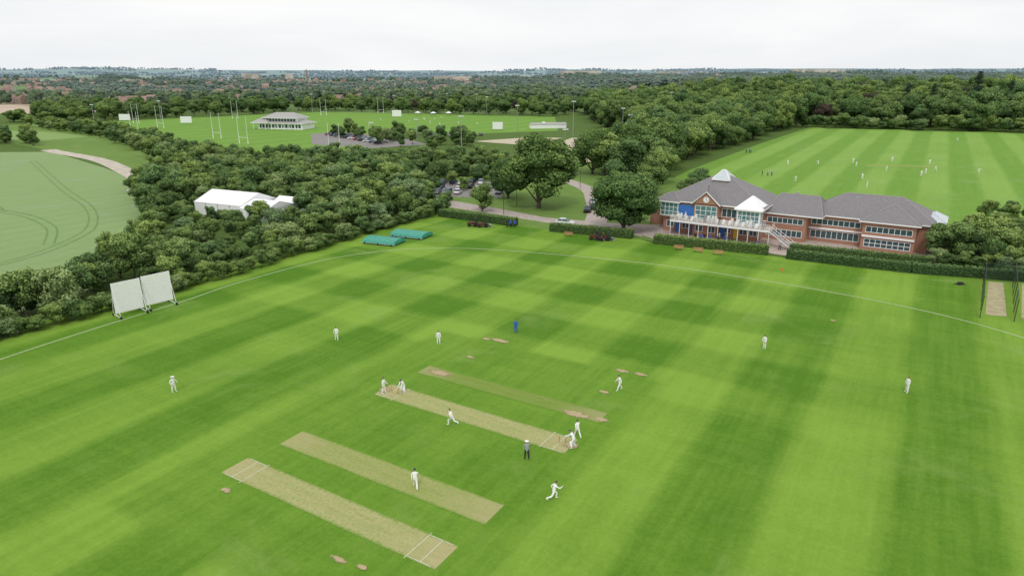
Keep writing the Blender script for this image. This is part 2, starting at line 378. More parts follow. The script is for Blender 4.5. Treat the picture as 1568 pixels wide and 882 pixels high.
# ------------------------------------------------------------ trees
def ico(sub):
    bm=bmesh.new(); bmesh.ops.create_icosphere(bm,subdivisions=sub,radius=1); v=[tuple(x.co) for x in bm.verts]; f=[tuple(q.index for q in y.verts) for y in bm.faces]; bm.free(); return np.array(v),f
ICO1=ico(1);ICO2=ico(2)
def crown(mb,c,rad,lobes_n,nleaf,leaf,r,mat=0,lr=(.30,.46),core=.78,base_t=0,conif=False,full=False):
    c=np.array(c,float); rad=np.array(rad,float)
    L=[(c.copy(),np.array([.66,.66,.72] if full else [.6,.6,.66])*rad,.0)]
    for i in range(lobes_n):
        d=r.normal(size=3); d/=np.linalg.norm(d)
        if d[2]<(-.85 if full else -.7): d[2]*=-.6
        if conif:
            t=r.random()**.8; p=c+np.array([d[0]*(1-t)*.75*rad[0],d[1]*(1-t)*.75*rad[1],(t*2-1)*rad[2]*.95]); s=(.18+.32*(1-t))
        else:
            p=c+d*rad*r.uniform(.55,.80); s=r.uniform(*lr)
        L.append((p,rad.mean()*s*np.array([1,1,.85]),r.uniform(-.14,.14)))
    P=np.array([l[0] for l in L]); S=np.array([l[1] for l in L])
    z0=c[2]-rad[2]; z1=c[2]+rad[2]
    iv,ifc=ICO1 if len(L)>16 or rad.mean()<3 else ICO2
    for p,s,t in L:
        j=1+r.uniform(-.14,.1,size=(len(iv),1)); v=p+iv*s*core*j
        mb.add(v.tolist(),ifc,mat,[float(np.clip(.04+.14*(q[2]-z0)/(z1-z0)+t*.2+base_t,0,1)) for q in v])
    w=(S.mean(1)**2); w[0]*=.5; w/=w.sum()
    idx=r.choice(len(L),nleaf,p=w); d=r.normal(size=(nleaf,3)); d/=np.linalg.norm(d,axis=1)[:,None]; d[:,2]=np.where(d[:,2]<-.4,-d[:,2],d[:,2])
    pos=P[idx]+d*S[idx]*r.uniform(.76,1.12,size=(nleaf,1))
    dd=((pos[:,None,:]-P[None])/S[None]); inside=(np.sqrt((dd**2).sum(2))<.78); inside[np.arange(nleaf),idx]=False
    keep=~inside.any(1); pos=pos[keep]; d=d[keep]; idx=idx[keep]; n=len(pos)
    nn=d+r.normal(size=(n,3))*.55; nn/=np.linalg.norm(nn,axis=1)[:,None]
    a=np.cross(nn,r.normal(size=(n,3))); a/=np.linalg.norm(a,axis=1)[:,None]; b=np.cross(nn,a)
    sz=leaf*r.uniform(.5,1.25,size=(n,1)); a*=sz*.5; b*=sz*.38
    V=np.stack([pos-a*1.2,pos-b,pos+a*1.2,pos+b],1).reshape(-1,3)
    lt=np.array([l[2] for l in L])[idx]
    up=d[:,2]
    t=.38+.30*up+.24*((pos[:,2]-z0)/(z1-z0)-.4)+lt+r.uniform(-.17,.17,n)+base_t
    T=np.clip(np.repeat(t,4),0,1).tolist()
    mb.add(V.tolist(),[(4*i,4*i+1,4*i+2,4*i+3) for i in range(n)],mat,T)
def tree_mesh(name,Ht,W,th,lobes,nleaf,leaf,seed,leafmat,conif=False,trunk=.35,core=.78,lr=(.30,.46),full=False):
    r=np.random.default_rng(seed); mb=MB()
    cz=th+(Ht-th)/2
    top=th+(Ht-th)*.6
    mb.tube([(0,0,-.3),(.05,0,th*.5+.1),(0,.08,th+.2),(.1,0,top)],[trunk*1.25,trunk*.9,trunk*.75,trunk*.2],9,1)
    for k in range(6):
        a=k*2*math.pi/6+r.uniform(-.4,.4); z=th*r.uniform(.75,1.15)+.2; l=W/2*r.uniform(.4,.65)
        mb.tube([(0,0,z),(math.cos(a)*l*.5,math.sin(a)*l*.5,z+l*.6),(math.cos(a)*l,math.sin(a)*l,z+l*1.2)],[trunk*.4,trunk*.25,trunk*.08],6,1)
    crown(mb,(0,0,cz),(W/2,W/2,(Ht-th)/2),lobes,nleaf,leaf,r,0,conif=conif,core=core,lr=lr,full=full)
    ob=mb.build(name,[leafmat,M_bark]); me=ob.data; bpy.data.objects.remove(ob); return me
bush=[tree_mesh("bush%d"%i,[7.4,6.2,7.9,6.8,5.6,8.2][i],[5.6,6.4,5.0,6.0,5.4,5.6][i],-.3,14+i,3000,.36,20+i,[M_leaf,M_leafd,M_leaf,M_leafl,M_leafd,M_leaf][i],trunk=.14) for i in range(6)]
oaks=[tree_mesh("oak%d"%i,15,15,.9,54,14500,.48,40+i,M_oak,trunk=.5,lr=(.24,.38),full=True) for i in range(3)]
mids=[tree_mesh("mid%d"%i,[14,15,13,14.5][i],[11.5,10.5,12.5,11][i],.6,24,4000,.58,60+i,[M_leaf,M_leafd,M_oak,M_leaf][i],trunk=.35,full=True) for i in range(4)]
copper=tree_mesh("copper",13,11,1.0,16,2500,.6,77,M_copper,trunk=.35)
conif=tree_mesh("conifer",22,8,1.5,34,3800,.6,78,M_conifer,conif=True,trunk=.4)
def grove(name,seed,mat,n=9,leaf=1.3,nl=230,spread=(26,15)):
    r=np.random.default_rng(seed); mb=MB()
    for i in range(n):
        x,y=r.uniform(-1,1)*spread[0],r.uniform(-1,1)*spread[1]; h=r.uniform(8,16); w=r.uniform(8,14)
        mb.tube([(x,y,-3),(x,y,h*.5)],[.35,.2],5,1)
        crown(mb,(x,y,h*.5+.3),(w/2,w/2,h/2),8,nl,leaf,r,0,core=.84,base_t=r.uniform(-.18,.18))
    ob=mb.build(name,[mat,M_bark]); me=ob.data; bpy.data.objects.remove(ob); return me
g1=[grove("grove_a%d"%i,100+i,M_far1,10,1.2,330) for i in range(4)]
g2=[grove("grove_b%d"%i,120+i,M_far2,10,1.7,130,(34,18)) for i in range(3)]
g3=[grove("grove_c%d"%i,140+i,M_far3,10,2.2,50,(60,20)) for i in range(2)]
def inst(me,name,x,y,s=1,parent=None,sz=None,z=None,rot=None):
    ob=bpy.data.objects.new(name,me); ob.location=(x,y,(H(x,y) if z is None else z)-.05); ob.rotation_euler=(0,0,random.uniform(0,6.28) if rot is None else rot)
    ob.scale=(s,s,sz if sz else s); return link(ob,parent)
def inpoly(x,y,P):
    c=False;j=len(P)-1
    for i in range(len(P)):
        if (P[i][1]>y)!=(P[j][1]>y) and x<(P[j][0]-P[i][0])*(y-P[i][1])/(P[j][1]-P[i][1])+P[i][0]: c=not c
        j=i
    return c
def scatter(name,poly,step,meshes,s0,s1,excl=lambda x,y:False,prob=1,sfun=None):
    par=empty(name); X=[p[0] for p in poly];Y=[p[1] for p in poly]; x=min(X); k=0
    while x<max(X):
        y=min(Y)
        while y<max(Y):
            px,py=x+random.uniform(-.45,.45)*step,y+random.uniform(-.45,.45)*step
            if random.random()<prob and inpoly(px,py,poly) and not excl(px,py):
                s=random.uniform(s0,s1)*(sfun(px,py) if sfun else 1)
                inst(random.choice(meshes),"tree_%d"%k,px,py,s,par,s*random.uniform(.82,1.2)); k+=1
            y+=step
        x+=step
    return k
def rowof(name,pts,step,meshes,s0,s1,jit=.6):
    par=empty(name); k=0
    for a,b2 in zip(pts[:-1],pts[1:]):
        L=math.hypot(b2[0]-a[0],b2[1]-a[1]); n=max(1,int(L/step))
        for i in range(n):
            t=(i+random.random()*.5)/n; s=random.uniform(s0,s1)
            inst(random.choice(meshes),"shrub_%d"%k,a[0]+(b2[0]-a[0])*t+random.uniform(-jit,jit),a[1]+(b2[1]-a[1])*t+random.uniform(-jit,jit),s,par,s*random.uniform(.7,1.0)); k+=1
def mq_ex(x,y): return abs(x+63)<13 and abs(y-163)<8.5
def mq_s(x,y): return .68 if (-82<x<-42 and 114<y<157) else 1
cnt=0
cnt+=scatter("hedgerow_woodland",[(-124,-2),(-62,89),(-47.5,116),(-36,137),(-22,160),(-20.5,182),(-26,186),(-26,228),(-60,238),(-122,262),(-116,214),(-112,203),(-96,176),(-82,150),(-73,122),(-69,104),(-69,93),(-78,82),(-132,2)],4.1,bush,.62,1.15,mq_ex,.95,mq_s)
rowof("woodland_edge_shrubs",[(-122,-2),(-63,84),(-55.5,96),(-48.5,108),(-40.5,122),(-30,143),(-17.5,162.5),(-17.5,181)],1.9,bush,.38,.6)
cnt+=scatter("field_edge_trees",[(-112,236),(-60,235),(-65,266),(-95,246),(-140,303),(-222,396),(-292,452),(-304,438),(-232,382),(-152,286),(-124,245)],5.2,bush,.65,1.05,prob=.85)
cnt+=scatter("young_plantation",[(-60,236),(-26,222),(-24,215),(-4,215),(2,226),(12,224),(10,248),(-24,250),(-30,262),(-62,266)],5.2,bush,.7,1.05,prob=.85)
cnt+=scatter("car_park_trees",[(-100,400),(-60,385),(-26,378),(-14,310),(-60,300),(-70,330),(-98,380)],9,bush,.7,1.15,prob=.7)
cnt+=scatter("lane_trees",[(-340,410),(-215,322),(-210,312),(-235,330),(-360,385),(-420,420)],6,bush,.8,1.2,prob=.85)
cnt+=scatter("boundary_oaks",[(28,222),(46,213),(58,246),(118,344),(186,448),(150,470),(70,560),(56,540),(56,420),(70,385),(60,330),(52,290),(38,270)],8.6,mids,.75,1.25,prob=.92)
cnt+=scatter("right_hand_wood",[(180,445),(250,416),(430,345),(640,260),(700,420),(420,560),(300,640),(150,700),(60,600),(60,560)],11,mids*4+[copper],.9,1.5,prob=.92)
rowof("wood_edge_shrubs",[(184,438),(250,413),(430,342),(560,290)],5,bush,1,1.6,2)
cnt+=scatter("copse_behind_rugby_field",[(-310,475),(-170,618),(40,546),(60,600),(60,690),(-180,690),(-400,600),(-330,480)],12,mids*3+[copper],.6,.95,prob=.8)
rowof("hedge_line_trees",[(-760,560),(-560,520),(-400,500),(-305,470)],7,bush,.9,1.5,3)
rowof("hedge_line_trees",[(-600,400),(-430,345),(-300,330),(-235,335)],6,bush,.9,1.4,3)
inst(conif,"conifer_tree",296,452,1.35)
for x,y,s in ((262,470,1.0),(285,480,.9),(330,470,.95)): inst(conif,"conifer_tree",x,y,s)
inst(oaks[0],"oak_tree",6.7,170,1.28,None,1.25); inst(oaks[1],"oak_tree",23.9,143.6,1.02,None,.88)
inst(oaks[2],"oak_tree",-1,184,.72); inst(mids[0],"maple_tree",-7.3,164.7,.50,None,.54)
inst(oaks[2],"oak_tree",27,230,1.0); inst(oaks[0],"oak_tree",41,232,1.12);inst(oaks[1],"oak_tree",52,240,1.1)
for x,y,s in [(32,172,.45),(34,178,.6),(38,186,.7),(29,190,.55),(40,196,.7),(46,208,.8),(31,205,.6),(46,178,.5),(52,190,.55)]: inst(random.choice(mids),"broadleaf_tree",x,y,s)
scatter("shrubbery",[(75,117.5),(90,108.5),(140,96),(150,125),(110,140),(86,134)],3.4,bush[:3]+[bush[4]],.62,1.0)
rowof("shrubbery_edge",[(75,117),(90,109),(112,104)],1.8,bush,.4,.6,.4)
scatter("far_shrubbery",[(106,150),(150,132),(160,146),(112,160)],5,bush,.5,.7)
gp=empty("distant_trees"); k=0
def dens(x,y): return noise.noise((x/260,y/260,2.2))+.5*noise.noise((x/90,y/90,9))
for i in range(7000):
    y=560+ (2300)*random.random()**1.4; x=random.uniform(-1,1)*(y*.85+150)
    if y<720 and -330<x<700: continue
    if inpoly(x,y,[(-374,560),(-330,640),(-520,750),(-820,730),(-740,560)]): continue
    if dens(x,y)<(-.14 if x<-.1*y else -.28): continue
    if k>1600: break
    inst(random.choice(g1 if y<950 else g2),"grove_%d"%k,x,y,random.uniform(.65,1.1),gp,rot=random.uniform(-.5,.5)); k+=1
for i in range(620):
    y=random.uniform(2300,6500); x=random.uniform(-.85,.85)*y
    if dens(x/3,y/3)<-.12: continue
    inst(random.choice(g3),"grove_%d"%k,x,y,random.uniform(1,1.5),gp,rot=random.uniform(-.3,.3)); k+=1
print("trees",cnt,"groves",k)
def hedge(P,w,h,seed):
    r=np.random.default_rng(seed); mb=MB(); 
    for (a,b2) in zip(P[:-1],P[1:]):
        a=np.array(a);b=np.array(b2); L=np.linalg.norm(b-a); d=(b-a)/L; n=np.array([-d[1],d[0]])
        m=int(L/.8)+1; vs=[]
        for i in range(m+1):
            p=a+d*L*i/m; hh=h*.94+r.uniform(-.06,.06); ww=w/2*.9+r.uniform(-.05,.05)
            for sx,z in ((-1,0),(-1,hh*.9),(-.8,hh),(.8,hh),(1,hh*.9),(1,0)): q=p+n*sx*ww; vs.append((q[0],q[1],z))
        fs=[(6*i+k,6*i+6+k,6*i+7+k,6*i+1+k) for i in range(m) for k in range(5)]+[(0,1,2,3,4,5),tuple(6*m+5-k for k in range(6))]
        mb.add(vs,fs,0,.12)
        N=int(L*(w+2*h)*34); 
        for i in range(N):
            u=r.random()*(w+2*h); s=r.random()*L
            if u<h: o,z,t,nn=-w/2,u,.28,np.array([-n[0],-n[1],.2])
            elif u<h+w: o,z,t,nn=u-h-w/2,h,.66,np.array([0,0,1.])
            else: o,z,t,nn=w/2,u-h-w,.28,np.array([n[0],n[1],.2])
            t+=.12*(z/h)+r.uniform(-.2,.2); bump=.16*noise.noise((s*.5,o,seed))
            p=a+d*s+n*(o+r.uniform(-.14,.14)); c=np.array([p[0],p[1],max(.03,z+bump+r.uniform(-.12,.12))]); nn=nn+r.normal(size=3)*.4; nn/=np.linalg.norm(nn)
            A=np.cross(nn,r.normal(size=3)); A/=np.linalg.norm(A); B=np.cross(nn,A); A*=.15;B*=.11
            mb.add([c-A,c-B,c+A,c+B],[(0,1,2,3)],0,float(t))
    return mb.build("clipped_hedge",[M_leafd])
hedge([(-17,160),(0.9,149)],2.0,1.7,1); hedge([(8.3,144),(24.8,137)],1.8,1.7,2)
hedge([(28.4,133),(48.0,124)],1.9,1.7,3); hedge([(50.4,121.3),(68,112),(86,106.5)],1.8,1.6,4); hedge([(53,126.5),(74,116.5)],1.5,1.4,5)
# ------------------------------------------------------------ pavilion
pv=empty("brick_pavilion",(35.5,141.9,0),R(-33))
W=MB(); Wd=MB(); Rf=MB(); Bal=MB()
W.box(-4,1,0,16,15,6.55,0)
W.box(-9,6,0,-4.003,14,4.2,0)
W.box(16.003,5,0,24,17,5.2,0)
W.box(24.003,8,0,45,20,5.3,0)
W.box(34,5.6,0,43,7.997,5.3,0)
W.box(3,-.6,0,8,.997,6.9,0)
W.box(-4.2,.9,3.15,16.2,.998,3.4,1)
W.build("walls",[M_brick,M_white],pv)
Rf.hip(-4.9,.1,16.9,15.9,6.8,11.9,9.8,0,'x',m2=1,mr=5)
Rf.hip(-9.6,5.5,-4.2,14.5,4.4,6.4,2.6,0,'y',m2=1,mr=5)
Rf.hip(4.2,5.8,8.0,10.2,11.1,12.9,1.6,2,'x',m2=1,mr=1)
Rf.hip(15.5,4.4,27,17.6,5.5,8.6,2,0,'x',m2=1,mr=5)
Rf.hip(23.2,7.3,45.8,20.8,5.55,9.3,6.2,0,'x',m2=1,mr=5)
Rf.hip(33.3,4.9,43.7,17,5.62,8.6,5.0,0,'y',m2=1,mr=5)
Rf.hip(43,12,47.5,20,5.3,6.6,2.2,2,'y',m2=1)
Rf.add([(2.5,-1.1,6.7),(8.5,-1.1,6.7),(5.5,-1.1,9.3),(2.5,6,6.75),(8.5,6,6.75),(5.5,6,9.3)],[(0,2,5,3),(1,4,5,2)],0)
Rf.add([(2.9,-.9,6.9),(8.1,-.9,6.9),(5.5,-.9,9.1)],[(0,1,2)],3)
Rf.tube([(2.5,-1.1,6.7),(5.5,-1.1,9.35),(8.5,-1.1,6.7)],.1,6,1); 
Rf.hip(11.4,-1.4,16.9,4.4,6.65,9.0,2.6,4,'x',m2=1)
Rf.hip(-5.1,-.3,-.2,4.2,6.62,8.3,2.2,0,'x',m2=1,mr=5)
Rf.build("roofs",[M_slate,M_white,M_glassroof,M_brick,M_white,M_ridge],pv)
Ck=MB(); 
n=24; Ck.add([(5.5+.62*math.cos(2*math.pi*i/n),-.95,7.75+.62*math.sin(2*math.pi*i/n)) for i in range(n)],[tuple(range(n))],0)
Ck.tube([(5.5,-.97,7.75),(5.5,-.97,8.2)],.04,5,1); Ck.tube([(5.5,-.97,7.75),(5.8,-.97,7.6)],.04,5,1)
for i in range(12): 
    a=i*math.pi/6; Ck.tube([(5.5+.5*math.cos(a),-.97,7.75+.5*math.sin(a)),(5.5+.58*math.cos(a),-.97,7.75+.58*math.sin(a))],.025,4,1)
Ck.tube([(5.5,.2,9.3),(5.5,.2,10.6)],.05,5,1); Ck.build("clock",[M_white,M_black],pv)
def window(mb,x0,x1,z0,z1,y,nx,nz=1,g=0,fr=1,d=.07):
    mb.poly([(x0,y-.02,z0),(x1,y-.02,z0),(x1,y-.02,z1),(x0,y-.02,z1)],g)
    for i in range(nx+1):
        x=x0+(x1-x0)*i/nx; mb.box(x-.045,y-d,z0-.05,x+.045,y-.022,z1+.05,fr)
    for j in range(nz+1):
        z=z0+(z1-z0)*j/nz; mb.box(x0+.051,y-d+.005,z-.045,x1-.051,y-.024,z+.045,fr)
def windowx(mb,y0,y1,z0,z1,x,ny,nz=1,g=0,fr=1,sgn=1):
    mb.poly([(x+.02*sgn,y0,z0),(x+.02*sgn,y1,z0),(x+.02*sgn,y1,z1),(x+.02*sgn,y0,z1)],g)
    for i in range(ny+1):
        y=y0+(y1-y0)*i/ny; mb.box(min(x+.022*sgn,x+.08*sgn),y-.05,z0-.05,max(x+.022*sgn,x+.08*sgn),y+.05,z1+.05,fr)
W2=MB()
W2.box(11.9,-.9,3.4,16.4,.997,6.35,0); W2.box(-4.6,.2,3.4,-.6,.897,6.3,0)
W2.build("bay_walls",[M_white],pv)
window(Wd,12.1,16.2,3.6,6.2,-.9,5,3,2); windowx(Wd,-.7,.9,3.6,6.2,16.4,2,1,2)
window(Wd,-4.4,-.8,3.6,6.2,.2,4,3,2)
window(Wd,3.3,7.7,3.5,6.4,-.6,4,3,2)
window(Wd,8.4,11.3,4.3,6.0,1,3,1,0)
window(Wd,.1,2.6,4.3,6.0,1,2,1,0)
for x in (-3.2,.2,3.6,6.2,9,12.2,14.2): window(Wd,x,x+1.5,1.0,2.3,(1 if not 3<x<8 else -.6),2,1,0)
for x,mt in ((-1.3,3),(2.1,3),(8.3,3),(11.1,4)): Wd.box(x,(.9 if not 3<x<8 else -.7),.05,x+1.0,(.997 if not 3<x<8 else -.603),2.2,mt)
window(Wd,16.6,23.4,3.5,4.6,5,7,1,0); window(Wd,16.6,23.4,.9,2.2,5,7,1,0)
window(Wd,24.5,33.4,3.5,4.6,8,9,1,0); window(Wd,24.5,33.4,.8,2.3,8,9,1,0)
window(Wd,34.6,42.4,3.5,4.6,5.6,8,1,0); window(Wd,34.6,42.4,.7,2.2,5.6,8,2,0)
windowx(Wd,10,18,3.4,4.6,45,6,1,0)
Wd.box(24.1,7.6,2.6,33.9,7.96,2.9,1); Wd.box(34.1,5.2,2.6,42.9,5.58,2.9,1)
Wd.build("windows_and_doors",[M_glass,M_white,M_tealglass,M_bluep,M_yellow],pv)
sb=MB(); sb.box(-.4,-.35,3.9,2.9,-.2,6.1,0); sb.box(-.55,-.40,3.8,2.95,-.36,3.9,1); sb.build("blue_screen",[M_bluep,M_white],pv)
Bal.box(-1,-3.2,3.1,19,.88,3.3,0)
Bal.box(-1.05,-3.26,3.0,19.05,-3.203,3.36,1)
for i in range(11):
    x=-.9+i*1.98; Bal.tube([(x,-3.1,0),(x,-3.1,3.1)],.06,8,1)
for i in range(22):
    x=-1+i*20/21; Bal.tube([(x,-3.15,3.3),(x,-3.15,4.4)],.03,5,1)
for z in (3.55,3.75,3.95,4.15,4.4): Bal.tube([(-1,-3.15,z),(19,-3.15,z)],.02 if z<4.3 else .04,5,1)
for z in (3.6,3.85,4.1,4.4):
    Bal.tube([(-1,-3.15,z),(-1,.9,z)],.02,5,1); Bal.tube([(19,-1.2,z),(19,.9,z)],.02,5,1)
for i in range(80):
    x=-1+i*.25; Bal.tube([(x,-3.15,3.35),(x,-3.15,4.38)],.01,4,1)
for i in range(17): 
    x=19+i*.28; z=3.2-i*.19; Bal.box(x,-3.1,z-.1,x+.28,-1.5,z,2)
for y in (-3.15,-1.45):
    Bal.tube([(19,y,3.1),(23.9,y,-.05)],.06,6,1); Bal.tube([(19,y,4.3),(23.9,y,1.05)],.035,6,1); Bal.tube([(19,y,3.75),(23.9,y,.5)],.02,6,1)
    for i in range(7): x=19+i*.8; z=3.1-(x-19)*.643; Bal.tube([(x,y,z),(x,y,z+1.2)],.02,5,1)
Bal.build("balcony",[M_pave,M_white,M_metal],pv)
fn=MB()
for i in range(14):
    x=.2+i*1.3; 
    if 3<x<8: continue
    fn.box(x,-1.8,3.3,x+.5,-1.3,3.75,0); fn.box(x,-1.3,3.3,x+.5,-1.24,4.2,0)
fn.build("balcony_chairs",[M_white],pv)
vn=MB(); 
for (x,y) in ((20,15),(31,17),(38,18)): vn.box(x-.3,y-.3,6.2,x+.3,y+.3,8.4,0)
vn.build("roof_vents",[M_metal],pv)
# ------------------------------------------------------------ far clubhouse
c2=empty("sports_clubhouse",(-138,426,0),R(-14)); b=MB()
b.box(-15,-6,0,15,8,3.4,1); b.box(-11,-4,3.403,11,7,6.4,1)
b.hip(-16.5,-7.5,16.5,9.5,3.7,6.0,7,0,'x',m2=1); b.hip(-12,-6,12,8.5,6.7,9.6,6,0,'x',m2=1); b.hip(-18,-9,-6,0,3.9,6.2,4,0,'x',m2=1)
for x in np.arange(-14,14,2.2): b.poly([(x,-6.02,.8),(x+1.6,-6.02,.8),(x+1.6,-6.02,2.8),(x,-6.02,2.8)],2)
for x in np.arange(-10,10,2.0): b.poly([(x,-4.02,4.0),(x+1.6,-4.02,4.0),(x+1.6,-4.02,6.0),(x,-4.02,6.0)],2)
for x in np.arange(-16,17,4): b.tube([(x,-8.8,0),(x,-8.8,3.6)],.15,6,1)
b.build("building_shell",[M_greyroof,M_white,M_glass],c2)
# ------------------------------------------------------------ marquee
mq=MB()
def gable(mb,x0,y0,x1,y1,ze,zr,mat=0,wall=True):
    ym=(y0+y1)/2
    mb.add([(x0,y0,ze),(x1,y0,ze),(x1,y1,ze),(x0,y1,ze),(x0,ym,zr),(x1,ym,zr)],[(0,1,5,4),(2,3,4,5),(0,4,3),(1,2,5)],mat)
    if wall: mb.box(x0+.1,y0+.1,0,x1-.1,y1-.1,ze-.01,mat)
for i in range(4): gable(mq,-12+i*3.75,-6,-12+(i+1)*3.75-.03,6,3.0,5.2)
gable(mq,3.2,-7,11,3,2.7,4.2); gable(mq,4,3.2,10,8,2.6,3.8)
mq.build("white_marquee",[M_white],None,(-63,163,0),R(-24))
# ------------------------------------------------------------ town
ho=MB()
def house(x,y,a,w,d,h,mb,rm,wm):
    z=H(x,y); ca,sa=math.cos(a),math.sin(a)
    T=lambda p:(x+p[0]*ca-p[1]*sa,y+p[0]*sa+p[1]*ca,z+p[2])
    v=[(-w,-d,-4),(w,-d,-4),(w,d,-4),(-w,d,-4),(-w,-d,h),(w,-d,h),(w,d,h),(-w,d,h),(-w,0,h+d*.8),(w,0,h+d*.8)]
    v=[T(p) for p in v]
    mb.add(v,[(0,1,5,4),(2,3,7,6),(1,2,6,9,5),(3,0,4,8,7)],wm); mb.add([v[4],v[5],v[9],v[8],v[6],v[7]],[(0,1,2,3),(4,5,3,2)],rm)
    for k in (-.6,0,.5):
        for zz in (1.2,3.6):
            if zz<h-1: mb.add([T((w*k,-d-.05,zz)),T((w*k+1.3,-d-.05,zz)),T((w*k+1.3,-d-.05,zz+1.2)),T((w*k,-d-.05,zz+1.2))],[(0,1,2,3)],3)
for i in range(460):
    y=random.uniform(700,2300); x=random.uniform(-.85,-.02)*y if random.random()<.8 else random.uniform(-.1,.8)*y
    if y<780 and x>-330: continue
    if inpoly(x,y,[(-374,560),(-330,640),(-520,750),(-820,730),(-740,560)]): continue
    house(x,y,random.choice((-.4,.3,1.1))+random.uniform(-.1,.1),random.uniform(5,8),4.2,random.uniform(5,7.5),ho,1,random.choice((0,0,2)))
for i in range(9): house(-505+i*17,765+i*4+random.uniform(-8,8),.1,6.5,4.2,5.2,ho,1,0)
ho.build("town_houses",[M_brickfar,M_roofred,M_wallfar,M_glass])
tw=MB()
for (x,y,w,hh) in ((-840,2300,26,24),(-700,2250,12,22),(-930,2400,30,12)):
    z=H(x,y); tw.box(x-w,y-8,z-5,x+w,y+8,z+hh,0)
tw.tube([(-560,1950,H(-560,1950)),(-560,1950,H(-560,1950)+38)],[3,2],8,1)
tw.build("town_tower_blocks",[M_wallfar,M_roofred])
ws=MB()
for (x,y,w) in ((-190,2300,60),(240,2500,70),(620,2600,90),(1250,2900,120)):
    z=H(x,y)+12; ws.box(x-w,y-10,z-20,x+w,y+10,z+5,0)
ws.build("warehouses",[M_wallfar])
# ------------------------------------------------------------ posts, masts, screens
def rugby_posts(x,y,a,h=13):
    b=MB(); 
    for s in (-2.8,2.8): b.tube([(s,0,0),(s,0,h)],[.12,.07],7,0)
    b.tube([(-2.8,0,3),(2.8,0,3)],.09,6,0)
    for s in (-2.8,2.8): b.tube([(s,0,0),(s,0,1.6)],.2,8,0)
    b.build("rugby_posts",[M_white],None,(x,y,0),a)
for x,y in ((-152.6,360.5),(-128.6,333),(-72.5,283),(-216,430),(-201,372),(-252,470),(-205,520),(-150,560),(-110,590)): rugby_posts(x,y,R(-25),13)
def mast(x,y,h):
    b=MB(); b.tube([(0,0,0),(0,0,h)],[.2,.1],7,0); b.box(-1.1,-.1,h-.1,1.1,.1,h,0)
    for i in range(4): b.box(-1.05+i*.6,-.35,h,-.7+i*.6,.15,h+.4,1)
    b.build("floodlight_mast",[M_metal,M_white],None,(x,y,0),random.uniform(-.5,.5))
for x,y,h in ((32.3,370,18),(2.9,390,15),(-21.3,292.7,15),(-113.6,655,17),(-56.9,620,15),(-183,690,15),(105,467,20),(-48,351,10),(-66,328,10),(54,320,14),(60,380,14),(20,262,12),(-100,600,14),(-20,560,14),(-240,480,14),(-280,470,12),(-170,600,15),(-30,600,15)): mast(x,y,h)
for x,y in ((1.2,173),(-2,162),(-19,230),(20,200)):
    b=MB(); b.tube([(0,0,0),(0,0,5)],[.07,.05],7,0); b.box(-.2,-.5,4.95,.2,.2,5.1,0); b.build("lamp_post",[M_dark],None,(x,y,0))
def screen(name,x,y,a,w,h,z0,thk=.1):
    e=empty(name,(x,y,0),a); b=MB()
    n=int(h/.3)
    for i in range(n):
        z=z0+i*h/n; b.box(-w/2,-thk/2,z,w/2,thk/2,z+h/n-.012,0)
    for k in range(4): xx=-w/2+.1+k*(w-.2)/3; b.box(xx-.04,thk/2+.002,z0,xx+.04,thk/2+.06,z0+h,1)
    b.build("panel",[M_white,M_metal],e)
    f=MB()
    for s in (-1,1):
        xx=s*(w/2-.15); 
        f.tube([(xx,-1.4,.25),(xx,1.4,.25)],.05,6,0); f.tube([(xx,-1.3,.25),(xx,-.12,z0+h*.75)],.035,6,0); f.tube([(xx,1.3,.25),(xx,.12,z0+h*.95)],.035,6,0); f.tube([(xx,.13,.25),(xx,.13,z0+h)],.05,6,0)
        for yy in (-1.3,1.3): f.tube([(xx-.08,yy,.22),(xx+.08,yy,.22)],.22,12,1)
    f.tube([(-w/2,-.0,z0-.1),(w/2,-.0,z0-.1)],.06,6,0)
    f.build("wheeled_frame",[M_white,M_tyre],e); return e
screen("sight_screen",-53.7,90.6,R(50),3.8,4.2,.75); screen("sight_screen",-51.3,94.1,R(50),4.0,4.2,.75)
for x,y,a,w,h in ((-88,537,0,7,4.5),(-8.5,413,0,6,4),(-272,493,.3,7,4),(-217,467,.2,7,4)): screen("sight_screen",x,y,a,w,h,.8)
for x,y in ((-75,560),(-62,555),(-50,556),(20,440)):
    b=MB(); b.tube([(0,0,0),(0,0,2.6)],.05,6,0); n=8; b.add([(0,0,3.3)]+[(2.6*math.cos(2*math.pi*k/n),2.6*math.sin(2*math.pi*k/n),2.2) for k in range(n)],[(0,k+1,(k+1)%n+1) for k in range(n)],0); b.build("white_canopy",[M_white],None,(x,y,0))
b=MB(); b.box(-11,-3,0,11,3,2.4,0); gable(b,-11.3,-3.3,11.3,3.3,2.42,3.4,1,False); b.build("storage_shed",[M_white,M_greyroof],None,(22,430,0),.2)
